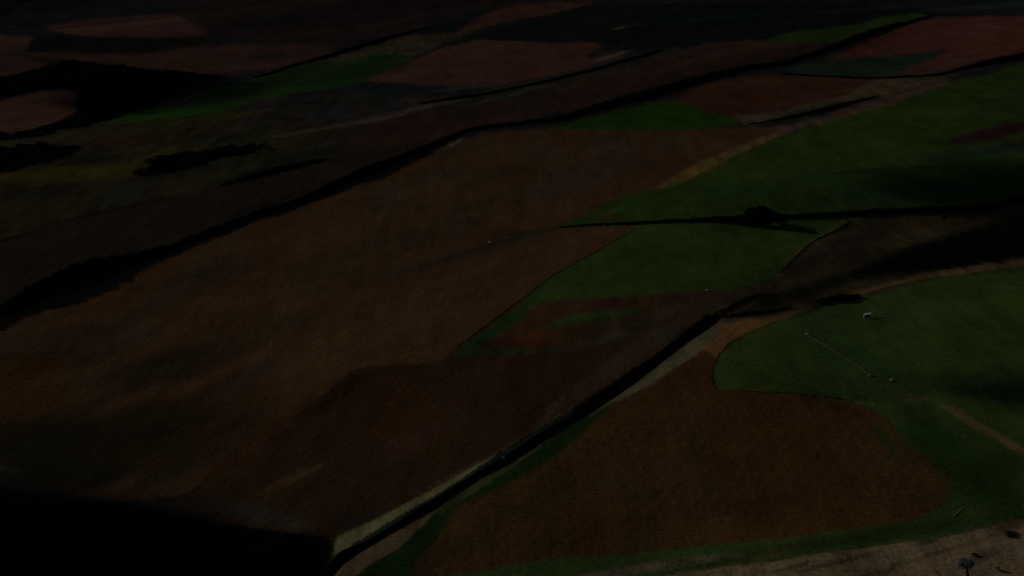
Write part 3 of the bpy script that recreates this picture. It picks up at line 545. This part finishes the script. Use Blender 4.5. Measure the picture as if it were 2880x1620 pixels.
def line_pts(px, spacing):
    w = W(px); out = []
    for i in range(len(w) - 1):
        L = np.linalg.norm(w[i + 1, :2] - w[i, :2]); k = max(1, int(L / spacing))
        for j in range(k): out.append(w[i, :2] + (w[i + 1, :2] - w[i, :2]) * j / k)
    out.append(w[-1, :2]); out = np.array(out)
    for _ in range(3): out[1:-1] = (out[:-2] + 2 * out[1:-1] + out[2:]) / 4
    return out

def hedge(px, widths, heights, label, dens=26, size=.9, mat=None, name='hedgerow', group='hedgerows between the fields', shift=0.0, rough=.22, stuff=False):
    """a run of grown-out hedge along the photo line px; widths and heights vary along it"""
    P = line_pts(px, 1.0); n = len(P)
    al = np.linspace(0, 1, n)
    hs = np.interp(al, np.linspace(0, 1, len(heights)), heights); ws = np.interp(al, np.linspace(0, 1, len(widths)), widths)
    d = np.gradient(P, axis=0); d /= np.linalg.norm(d, axis=1)[:, None] + 1e-9
    nr = np.stack([d[:, 1], -d[:, 0]], 1)
    arc = np.concatenate([[0], np.cumsum(np.linalg.norm(np.diff(P, axis=0), axis=1))])
    ph = random.uniform(0, 30)
    bump = 1 + rough * (.28 * np.sin(arc / 3.1 + ph + 1.5 * np.sin(arc / 7.3)) + .22 * np.sin(arc / 8.7 + 2 * ph) + .15 * np.sin(arc / 1.7))
    hs = hs * np.clip(bump, .45, 1.8)
    cnt = np.maximum(6, (dens * hs * (.6 + ws / 8)).astype(int))
    idx = np.repeat(np.arange(n), cnt); m = len(idx)
    th = rng.uniform(0, math.pi, m); rr = np.sqrt(rng.uniform(.25, 1, m))
    off = np.cos(th) * rr * ws[idx] * .5
    zz = np.sin(th) * rr * hs[idx] * rng.uniform(.75, 1.08, m)
    xy = P[idx] + nr[idx] * (off + shift)[:, None] + d[idx] * rng.uniform(-.8, .8, m)[:, None]
    z = hgt(xy[:, 0], xy[:, 1]) + np.maximum(zz, .1)
    mid = P[n // 2]
    base = np.array([mid[0], mid[1], float(hgt(mid[0], mid[1]))])
    o = leaves_obj(name, np.column_stack([xy, z]) - base, size, mat or F_DARK)
    o.location = tuple(map(float, base)); o['label'] = label; o['category'] = 'hedge' if not stuff else 'weeds'
    if stuff: o['kind'] = 'stuff'
    else: o['group'] = group
    return o

def area_points(px, per_m2, seed=0):
    w = W(catmull(px, 20, 0, 0)); poly = w[:, :2]
    x0, y0 = poly.min(0); x1, y1 = poly.max(0)
    n = int((x1 - x0) * (y1 - y0) * per_m2)
    X = rng.uniform(x0, x1, n); Y = rng.uniform(y0, y1, n)
    k = inpoly(X, Y, poly)
    return X[k], Y[k]

def mass(name, px, shrubs_per_m2, hrange, wrange, per, size, mat, kind='stuff'):
    """a cover of many shrubs or tree crowns that reads as one mass"""
    X, Y = area_points(px, shrubs_per_m2)
    n = len(X)
    if n == 0: return
    hh = rng.uniform(*hrange, n); ww = rng.uniform(*wrange, n)
    idx = np.repeat(np.arange(n), per); m = len(idx)
    u = rng.normal(size=(m, 3)); u /= np.linalg.norm(u, axis=1)[:, None]; u[:, 2] = np.abs(u[:, 2])
    r_ = rng.uniform(.55, 1.08, m)[:, None]
    q = u * r_
    x = X[idx] + q[:, 0] * ww[idx] * .5; y = Y[idx] + q[:, 1] * ww[idx] * .5
    z = hgt(x, y) + q[:, 2] * hh[idx] + .05
    o = leaves_obj(name, np.column_stack([x, y, z]), size, mat); o['kind'] = kind
    return o

def tree(name, px, crown_w, crown_h, trunk_h, label, cat, leafmat, n_leaf=2600, size=.8, lobes=9, group=None, seed=0, flat=.9, lean=(0, 0), girth=0):
    g = np.random.default_rng(seed)
    b = W([px])[0]
    root = empty(name, b, label, cat, group)
    th = trunk_h + crown_h * .45
    path = [np.array([0, 0, -.4]), np.array([lean[0] * .2, lean[1] * .2, trunk_h * .5]), np.array([lean[0] * .6, lean[1] * .6, trunk_h]), np.array([lean[0], lean[1], th])]
    r0 = girth or max(.12, crown_w * .028)
    parts = [tube(path, [r0 * 1.25, r0, r0 * .8, r0 * .35], 8)]
    cen_ = np.array([lean[0], lean[1], trunk_h + crown_h * .5])
    L = []
    for k in range(lobes):
        d = g.normal(size=3); d /= np.linalg.norm(d)
        c = cen_ + d * np.array([crown_w * .3, crown_w * .3, crown_h * .28]) * g.uniform(.6, 1.1)
        L.append((c, g.uniform(.26, .42)))
        st = path[2] + (path[3] - path[2]) * g.uniform(0, .8)
        parts.append(tube([st, (st + c) / 2 + g.normal(size=3) * .15, c], [r0 * .45, r0 * .28, r0 * .1], 5))
    v, f = join(parts); mesh_obj('trunk', v, f, M_BARK, root, True)
    k = g.integers(0, lobes, n_leaf)
    u = g.normal(size=(n_leaf, 3)); u /= np.linalg.norm(u, axis=1)[:, None]
    r_ = g.uniform(.35, 1.05, n_leaf) ** .6
    C = np.array([q[0] for q in L])[k]; Rr = np.array([q[1] for q in L])[k]
    P = C + u * (r_ * Rr)[:, None] * np.array([crown_w * .62, crown_w * .62, crown_h * flat])
    P[:, 2] = np.maximum(P[:, 2], .25)
    leaves_obj('crown', P, size, leafmat, root)
    return root

def bush(name, px, w, h, label, mat, n=420, size=.5, seed=0, group=None, cat='bush'):
    g = np.random.default_rng(seed); b = W([px])[0]
    L = [(np.array([g.uniform(-.28, .28) * w, g.uniform(-.28, .28) * w, h * g.uniform(.3, .6)]), g.uniform(.28, .45)) for _ in range(5)]
    k = g.integers(0, 5, n); u = g.normal(size=(n, 3)); u /= np.linalg.norm(u, axis=1)[:, None]
    P = np.array([q[0] for q in L])[k] + u * (g.uniform(.3, 1.05, n) * np.array([q[1] for q in L])[k])[:, None] * np.array([w * .8, w * .8, h])
    gz = hgt(P[:, 0] + b[0], P[:, 1] + b[1]) - b[2]
    P[:, 2] = np.maximum(P[:, 2], gz + .05)
    o = leaves_obj(name, P, size, mat); o.location = tuple(map(float, b))
    o['label'] = label; o['category'] = cat
    if group: o['group'] = group
    return o

# ------------------------------------------------------------------ hedges
hedge([(-150, 868), (-40, 815), (60, 765), (140, 728), (230, 692), (330, 662), (433, 628), (560, 575), (640, 545)], [4, 5, 7, 7, 5, 3.5, 3, 3], [2.4, 3.2, 5.6, 7.0, 3.6, 2.6, 2.2, 2.2],
      'tall black hedge swelling into a copse above the large brown field', 24, 1.0)
hedge([(640, 545), (733, 515), (800, 490), (859, 462), (959, 422), (1040, 387), (1105, 358), (1165, 333)], [3, 3, 4, 5, 4, 3, 2], [2.2, 2.3, 3.2, 3.6, 2.8, 1.8, 1.2],
      'dark straight hedge that ends at the pale bare patch above the large brown field', 24, 1.0)
hedge([(1165, 332), (1225, 320), (1330, 309), (1400, 302), (1490, 276), (1560, 256), (1640, 236), (1712, 215), (1790, 192), (1880, 172), (1968, 162)], [5, 7, 9, 11, 11, 11, 9, 8, 5], [1.0, 1.5, 2.0, 2.5, 2.8, 3.0, 2.8, 2.6, 1.8],
      'thick dark hedge behind the small bright green field', 20, 1.3)
hedge([(1968, 162), (2050, 136), (2117, 112), (2180, 88), (2225, 74), (2260, 64), (2310, 50), (2360, 38), (2430, 34)], [3, 3, 4, 6, 6, 5, 3, 2], [1.6, 2.2, 2.6, 3.6, 3.8, 3.0, 1.8, 1.0],
      'dark hedge climbing the left edge of the reddish ploughed field', 18, 1.6)
hedge([(1968, 186), (2050, 191), (2120, 195), (2217, 197), (2300, 194), (2360, 188), (2417, 175), (2490, 158), (2570, 144), (2700, 122)], [2, 2, 2, 2, 4, 7, 9, 10, 10], [1.0, .9, .9, 1.0, 1.8, 3.2, 4, 4.4, 4.4],
      'dark hedge thickening along the upper edge of the big bright green field', 18, 1.4)
hedge([(1410, 573), (1475, 568), (1560, 565), (1640, 562), (1740, 559), (1820, 557), (1875, 554)], [1.2, 1.4, 2, 2, 2.4, 3], [.7, 1.1, 1.6, 2.0, 2.4, 2.6],
      'thin low hedge running left from the round tree between two green fields', 22, .7)
hedge([(1968, 549), (2040, 545), (2117, 541), (2217, 536), (2320, 532), (2400, 531), (2484, 527), (2540, 509), (2600, 490)], [2.5, 2.5, 3, 3.5, 4, 4, 4, 3.5], [1.4, 1.7, 2.1, 2.4, 2.6, 2.4, 2.2, 2.2],
      'low dark hedge running right from the round tree along the scrubby gully', 24, .8)
hedge([(1884, 313), (1940, 305), (2000, 293), (2060, 280), (2110, 267), (2160, 254), (2212, 242)], [3, 5, 6, 6, 5, 3], [.3, .7, 1.0, 1.0, .7, .3],
      'short dark hedge between the tan strips beside the red lens shaped field', 20, 1.1)
hedge([(560, 466), (620, 450), (700, 428), (760, 414), (820, 401)], [3, 8, 10, 10, 6], [.3, .9, 1.2, 1.0, .4],
      'low uneven scrub hedge across the olive ground above the long black hedge', 12, 1.0, mat=F_SCRUB)
hedge([(640, 196), (733, 167), (800, 149), (859, 131), (940, 108), (1025, 84), (1090, 70)], [2, 2, 3, 3, 3, 2], [.5, 1.2, 1.6, 1.6, 1.3, .8],
      'thin far hedge along the top of the long green strip', 12, 1.8)
hedge([(1060, 262), (1150, 247), (1225, 237), (1325, 216), (1400, 200), (1480, 180), (1580, 152), (1660, 128)], [3, 3, 3, 4, 4, 4, 4], [.7, 1.0, .9, 1.0, 1.3, 1.6, 1.0],
      'broken far hedge under the large reddish lens field', 12, 1.6)
hedge([(1718, 846), (1752, 824), (1790, 800), (1830, 783), (1862, 764), (1900, 750), (1945, 742)], [1.6, 2, 2.2, 2.5, 2.5, 2], [.8, 1.0, 1.2, 1.4, 1.5, 1.1],
      'dark brushy hedge where the black road meets the gully', 12, .7, mat=F_SCRUB)
hedge([(2060, 764), (2095, 758), (2130, 754), (2160, 749)], [3.5, 4, 3], [1.6, 2.6, 1.6], 'short dark thicket at the tip of the gully above the green pasture', 30, .7)
hedge([(1795, 797), (1840, 796), (1890, 790), (1940, 786), (1990, 774)], [2, 2.5, 2, 1.5], [.8, 1.3, 1.2, .7], 'dark low hedge above the tan bare patch beside the road end', 20, .6, mat=F_SCRUB)
hedge([(2140, 557), (2080, 590), (2030, 622), (1995, 654), (1962, 686)], [.8, 1, 1, .8], [.3, .45, .5, .3], 'thin dark hedge down the right edge of the middle green field', 40, .4, rough=.6)
hedge([(1800, 978), (1791, 950), (1795, 920), (1808, 893), (1838, 862), (1880, 838), (1920, 821), (1972, 804)], [.5, .7, .7, .6, .6], [.1, .2, .28, .22, .2], 'thin dark weedy edge curving round the tip of the green pasture', 40, .3, rough=.6, name='weeds', stuff=True)
hedge([(1812, 983), (1880, 985), (1950, 988), (2020, 992), (2080, 999)], [.5, .6, .7], [.15, .25, .35], 'thin dark weedy edge along the top of the oval brown field', 40, .3, rough=.6, name='weeds', stuff=True)
hedge([(1604, 575), (1550, 602), (1492, 639), (1440, 665), (1392, 693), (1319, 749), (1250, 800), (1192, 843), (1146, 876)], [.5, .7, .8, .7], [.15, .3, .35, .25], 'thin straight weedy edge between the large brown field and the middle green field', 30, .3, rough=.7, name='weeds', stuff=True)

# ------------------------------------------------------------------ copses and cover
WOOD_A = [(-150, 230), (0, 197), (117, 170), (167, 152), (300, 166), (467, 184), (566, 192), (500, 215), (404, 251), (365, 278), (262, 302), (215, 304), (202, 268), (203, 240), (180, 226), (100, 227), (0, 249), (-150, 272)]
WOOD_A2 = [(-150, 236), (0, 205), (117, 178), (170, 160), (300, 173), (440, 188), (505, 195), (470, 211), (385, 243), (345, 268), (262, 288), (222, 288), (216, 262), (216, 238), (190, 221), (100, 219), (0, 240), (-150, 262)]
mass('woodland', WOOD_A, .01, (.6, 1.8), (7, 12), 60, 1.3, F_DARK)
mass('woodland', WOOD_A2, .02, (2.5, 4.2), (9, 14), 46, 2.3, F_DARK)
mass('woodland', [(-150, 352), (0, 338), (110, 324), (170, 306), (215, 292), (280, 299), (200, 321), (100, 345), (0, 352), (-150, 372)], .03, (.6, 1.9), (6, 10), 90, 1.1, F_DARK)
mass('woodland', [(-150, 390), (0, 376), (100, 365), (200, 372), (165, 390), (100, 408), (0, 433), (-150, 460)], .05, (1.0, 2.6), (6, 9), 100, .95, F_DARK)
mass('woodland', [(345, 440), (362, 419), (398, 399), (460, 389), (510, 388), (570, 378), (680, 367), (640, 382), (567, 394), (467, 421), (400, 437)], .05, (1.2, 3.4), (6, 9), 105, .95, F_DARK)
mass('scrub', [(-300, 1280), (-60, 1268), (140, 1262), (330, 1278), (420, 1291), (560, 1319), (700, 1345), (790, 1350), (828, 1370), (822, 1400), (790, 1449), (760, 1520), (-300, 1520)], .3, (.3, 1.1), (1.6, 3.4), 30, .5, F_DARK)
mass('scrub', [(1990, 742), (2150, 688), (2250, 648), (2350, 612), (2484, 572), (2576, 552), (2720, 530), (2720, 605), (2576, 636), (2450, 660), (2350, 676), (2217, 688), (2117, 702)], .12, (.4, 1.2), (2.4, 5), 40, .6, F_SCRUB)

# ------------------------------------------------------------------ trees and bushes
tree('broadleaf_tree', (1915, 566), 17, 9.0, .1, 'round black tree on the hedge line between the two green fields', 'tree', F_DARK, 9500, .8, 18, seed=3, flat=.8)
bush('bush', (1952, 566), 13, 6.0, 'dark bush hard against the right side of the round hedge tree', F_DARK, 3000, .65, 4, 'bushes beside the round tree')
bush('bush', (1878, 566), 12, 4.6, 'dark bush hard against the left side of the round hedge tree', F_DARK, 2400, .65, 9, 'bushes beside the round tree')
tree('small_tree', (2436, 1476), 4.6, 2.4, 4.2, 'small grey-leaved tree standing alone on the dry slope', 'tree', F_OLIVE, 800, .42, 9, seed=8, flat=.9, lean=(-1.1, .3), girth=.34)
bush('bush', (2545, 1347), 3.6, .9, 'dark low bush at the top of the dry slope', F_BROWN, 300, .4, 12, 'bushes on the dry slope')
bush('bush', (2456, 1400), 2.4, .6, 'small olive bush just behind and right of the grey tree', F_BROWN, 160, .35, 19, 'bushes on the dry slope')
bush('flowering_shrub', (2505, 1434), 1.5, 1.3, 'pale yellow upright shrub right of the grey tree', F_YEL, 260, .34, 21)

# ------------------------------------------------------------------ stone things
def rock(name, px, w, h, label, mat=M_PALE, seed=0, group='pale stones lying in the fields', cat='stone', sub=10):
    g = np.random.default_rng(seed); b = W([px])[0]
    v = []; f = []; nr = 6
    for i in range(nr + 1):
        ph = math.pi * i / nr - math.pi / 2
        for j in range(sub):
            th = 2 * math.pi * j / sub
            k = g.uniform(.78, 1.12)
            v.append((math.cos(ph) * math.cos(th) * w * .5 * k, math.cos(ph) * math.sin(th) * w * .42 * k, math.sin(ph) * h * .5 * k + h * .32))
    for i in range(nr):
        for j in range(sub):
            f.append((i * sub + j, i * sub + (j + 1) % sub, (i + 1) * sub + (j + 1) % sub, (i + 1) * sub + j))
    o = mesh_obj(name, v, f, mat)
    o.location = tuple(map(float, b)); o['label'] = label; o['category'] = cat
    if group: o['group'] = group
    return o
rock('boulder', (1232, 612), 1.5, 1.5, 'bright white stone alone in the upper part of the large brown field', seed=1)
rock('boulder', (704, 722), 1.1, .8, 'dull pale stone in the left half of the large brown field', M_STONE, 2)
rock('boulder', (1068, 863), 1.1, .7, 'small pale stone near the lower corner of the large brown field', M_PALE, 3)
rock('boulder', (1172, 653), .9, .6, 'tiny grey stone on the faint dark furrow of the large brown field', M_STONE, 4)
rock('boulder', (1780, 732), 1.6, .9, 'pale stone at the lower right corner of the middle green field', M_PALE, 5)
rock('boulder', (1483, 768), 1.2, .7, 'pale stone on the red soil of the weedy patch', M_STONE, 6)
rock('boulder', (2031, 843), 1.5, 1.1, 'tan stone at the upper end of the thin field wall', M_PALE, 7, 'stones at the ends of the thin wall')
rock('boulder', (2187, 946), 1.0, .7, 'grey stone at the lower end of the thin field wall', M_PALE, 8, 'stones at the ends of the thin wall')
rock('boulder', (2243, 957), 1.4, .8, 'pale stone on the grass just beyond the thin field wall', M_PALE, 9, 'stones at the ends of the thin wall')

def stone_wall(name, px, w, h, label, mat, seed=0, course=.9):
    g = np.random.default_rng(seed); P = line_pts(px, .7)
    b = np.array([P[0, 0], P[0, 1], float(hgt(P[0, 0], P[0, 1]))])
    root = empty(name, b, label, 'wall')
    parts = []; caps = []
    for i in range(len(P) - 1):
        a, c = P[i], P[i + 1]; d = c - a; L = np.linalg.norm(d); d = d / L; nr = np.array([d[1], -d[0]])
        hh = h * g.uniform(.6, 1.15); m = (a + c) / 2 + nr * g.uniform(-.12, .12); z = float(hgt(m[0], m[1]))
        ww = w * g.uniform(.8, 1.1)
        def block(z0, z1, wa, wb, la):
            v = []
            for zz, w_ in ((z0, wa), (z1, wb)):
                for sx, sy in ((-1, -1), (1, -1), (1, 1), (-1, 1)):
                    q = m + d * sx * la * .5 + nr * sy * w_ * .5
                    v.append((q[0] - b[0] + g.uniform(-.05, .05), q[1] - b[1] + g.uniform(-.05, .05), zz - b[2] + g.uniform(-.05, .05)))
            return v, [(0, 3, 2, 1), (4, 5, 6, 7), (0, 1, 5, 4), (1, 2, 6, 5), (2, 3, 7, 6), (3, 0, 4, 7)]
        parts.append(block(z - .3, z + hh * .72, ww * 1.25, ww, L * .96))
        if g.random() < .8: caps.append(block(z + hh * .74, z + hh, ww * .9, ww * .6, L * g.uniform(.6, .95)))
    v, f = join(parts); mesh_obj('stones', v, f, mat, root)
    if caps:
        v, f = join(caps); mesh_obj('coping', v, f, mat, root)
    return root
stone_wall('stone_wall', [(2031, 842), (2050, 855), (2070, 866), (2092, 880), (2117, 894), (2140, 910), (2160, 922), (2180, 938), (2197, 947)], .5, .45, 'thin tumbled brown wall crossing the green pasture', M_WALL, 2)
stone_wall('retaining_wall', [(2085, 1000), (2120, 1005), (2150, 1011), (2177, 1019)], .5, .6, 'short low stone wall at the upper corner of the oval brown field', M_WALL, 3)

# ------------------------------------------------------------------ white shelter with its pale rail, culvert, fallen branch
def box(cx, cy, cz, sx, sy, sz):
    v = [(cx + a * sx / 2, cy + b_ * sy / 2, cz + c * sz / 2) for c in (-1, 1) for a, b_ in ((-1, -1), (1, -1), (1, 1), (-1, 1))]
    return v, [(0, 3, 2, 1), (4, 5, 6, 7), (0, 1, 5, 4), (1, 2, 6, 5), (2, 3, 7, 6), (3, 0, 4, 7)]
b = W([(2181, 800)])[0]
sh = empty('field_shelter', b, 'small white open-fronted shelter standing on the green pasture', 'shelter'); sh.rotation_euler = (0, 0, R(-8)); sh.scale = (.68, .68, .68)
v, f = box(-1.55, 0, .75, .35, 2.0, 1.5); mesh_obj('side_wall', v, f, M_WHITE, sh)
v, f = box(1.55, 0, 1.15, .3, 2.0, 2.3); mesh_obj('side_wall', v, f, M_WHITE, sh)
v, f = box(0, .95, .95, 2.8, .1, 1.7); mesh_obj('back_wall', v, f, M_DARKIN, sh)
v = [(-1.9, -1.15, 1.45), (1.9, -1.15, 2.45), (1.9, 1.1, 2.75), (-1.9, 1.1, 1.7)]
v = v + [(x, y, z + .28) for x, y, z in v]
mesh_obj('roof', v, [(0, 3, 2, 1), (4, 5, 6, 7), (0, 1, 5, 4), (1, 2, 6, 5), (2, 3, 7, 6), (3, 0, 4, 7)], M_WHITE, sh)
v, f = box(0, -.95, .22, 3.1, .25, .45); mesh_obj('front_sill', v, f, M_WHITE, sh)
b = W([(2213, 799)])[0]
rail = empty('feed_trough', b, 'long low pale trough on the grass just right of the white shelter', 'trough'); rail.rotation_euler = (0, 0, R(-10))
v, f = join([box(0, -.2, .28, 5.2, .06, .34), box(0, .2, .28, 5.2, .06, .34), box(0, 0, .12, 5.2, .34, .06), box(-2.57, 0, .28, .06, .34, .34), box(2.57, 0, .28, .06, .34, .34)])
mesh_obj('basin', v, f, M_CONC, rail)
for q in (-2, 2):
    v, f = box(q, 0, .0, .2, .3, .17); mesh_obj('leg', v, f, M_CONC, rail)
b = W([(1262, 1156)])[0]
cu = empty('culvert', b, 'small pale concrete culvert head at the edge of the black road', 'culvert'); cu.rotation_euler = (0, 0, R(-30))
v, f = join([box(-.75, 0, .35, .5, .35, .9), box(.75, 0, .35, .5, .35, .9), box(0, 0, .68, 1.0, .33, .24)])
mesh_obj('headwall', v, f, M_CONC, cu)
th = [(.5 * math.cos(2 * math.pi * k / 14), 0, .5 * math.sin(2 * math.pi * k / 14)) for k in range(14)]
v, f = tube([(0, .25, .25), (0, 1.6, .2)], [.3, .3], 14); mesh_obj('pipe', v, f, M_DARKIN, cu)
wp = W([(2398, 1301), (2406, 1294), (2415, 1286), (2423, 1279)]); b = wp[0]
v, f = tube([p - b + np.array([0, 0, .16]) for p in wp], [.12, .1, .09, .05], 7)
pb = wp[1] - b
v2_, f2_ = tube([pb + np.array([0, 0, .16]), pb + np.array([.5, .2, .35])], [.07, .03], 5)
v, f = join([(v, f), (v2_, f2_)])
o = mesh_obj('fallen_branch', v, f, M_WOOD); o.location = tuple(map(float, b)); o['label'] = 'thin yellowish fallen branch on the dark grass beside the oval brown field'; o['category'] = 'branch'

# ------------------------------------------------------------------ cloudlike blockers added out of the frame to cast shade on parts of the land
SUN_AZ, SUN_EL = R(-62), R(21)
SUN_DIR = np.array([math.sin(SUN_AZ) * math.cos(SUN_EL), math.cos(SUN_AZ) * math.cos(SUN_EL), math.sin(SUN_EL)])
cv = []; cf = []
def shade_blocker(cx, cy, rx, ry, ang, alt, lump, n):
    t = np.linspace(0, 2 * math.pi, 28, endpoint=False); a = R(ang)
    ring = [(cx + rx * math.cos(k) * math.cos(a) - ry * math.sin(k) * math.sin(a), cy + rx * math.cos(k) * math.sin(a) + ry * math.sin(k) * math.cos(a)) for k in t]
    w_ = W(ring); c = w_.mean(0)
    for k in range(n):
        i = rng.integers(0, 28); f_ = math.sqrt(rng.uniform(0, 1)) * (1 + .18 * math.sin(i * 1.7) + .1 * math.sin(i * 3.1))
        g = c + (w_[i] - c) * f_ + rng.normal(size=3) * np.array([lump * .25, lump * .25, 0])
        p = g + SUN_DIR * ((alt + rng.uniform(-.5, .5) * lump) / SUN_DIR[2])
        r_ = lump * rng.uniform(.6, 1.15) * (1.1 - .5 * f_)
        b0 = len(cv); ns, nr = 9, 5
        for u in range(nr + 1):
            ph = math.pi * u / nr - math.pi / 2
            for q in range(ns):
                th = 2 * math.pi * q / ns; kk = rng.uniform(.85, 1.12)
                cv.append((p[0] + r_ * kk * math.cos(ph) * math.cos(th), p[1] + r_ * kk * math.cos(ph) * math.sin(th), p[2] + r_ * .3 * math.sin(ph)))
        for u in range(nr):
            for q in range(ns):
                cf.append((b0 + u * ns + q, b0 + u * ns + (q + 1) % ns, b0 + (u + 1) * ns + (q + 1) % ns, b0 + (u + 1) * ns + q))
shade_blocker(2560, 476, 260, 26, -3, 800, 22, 110)
shade_blocker(2670, 1002, 190, 15, 4, 700, 9, 60)
shade_blocker(60, 1440, 620, 195, 8, 900, 15, 300)
shade_blocker(400, 236, 150, 34, -10, 900, 45, 70)
M_BLOCKER = solid_mat('shade_blocker', (.8, .8, .82), .05, .02, .1)
o = mesh_obj('shade_blockers', cv, cf, M_BLOCKER, None, True); o['kind'] = 'stuff'

# ------------------------------------------------------------------ light, sky, camera
SUN_AZ, SUN_EL = R(-62), R(21)      # from ahead and to the left, low
d = Vector((math.sin(SUN_AZ) * math.cos(SUN_EL), math.cos(SUN_AZ) * math.cos(SUN_EL), math.sin(SUN_EL)))
sl = bpy.data.lights.new('sun', 'SUN'); sl.energy = 3.2; sl.angle = R(.5); sl.color = (1, .91, .78)
so = bpy.data.objects.new('sun', sl); COL.objects.link(so); so.rotation_euler = d.to_track_quat('Z', 'Y').to_euler(); so.location = (0, 0, 400)
w = bpy.data.worlds.new('World'); S.world = w; w.use_nodes = True
n = w.node_tree.nodes; l = w.node_tree.links
sky = n.new('ShaderNodeTexSky'); sky.sky_type = 'NISHITA'; sky.sun_disc = False
sky.sun_elevation = SUN_EL; sky.sun_rotation = SUN_AZ % (2 * math.pi)
bg = n['Background']; bg.inputs['Strength'].default_value = .05
l.new(sky.outputs[0], bg.inputs['Color'])
cam = bpy.data.cameras.new('camera'); cam.lens = 50; cam.sensor_width = 36; cam.clip_end = 60000; cam.clip_start = 1
co = bpy.data.objects.new('camera', cam); COL.objects.link(co); co.location = (0, 0, H); co.rotation_euler = (math.pi / 2 - PITCH, 0, 0)
S.camera = co
S.view_settings.view_transform = 'Standard'; S.view_settings.look = 'None'; S.view_settings.gamma = 1
S.view_settings.exposure = -2.4
S.cycles.max_bounces = 4
print('done', round(time.time() - T0, 1))
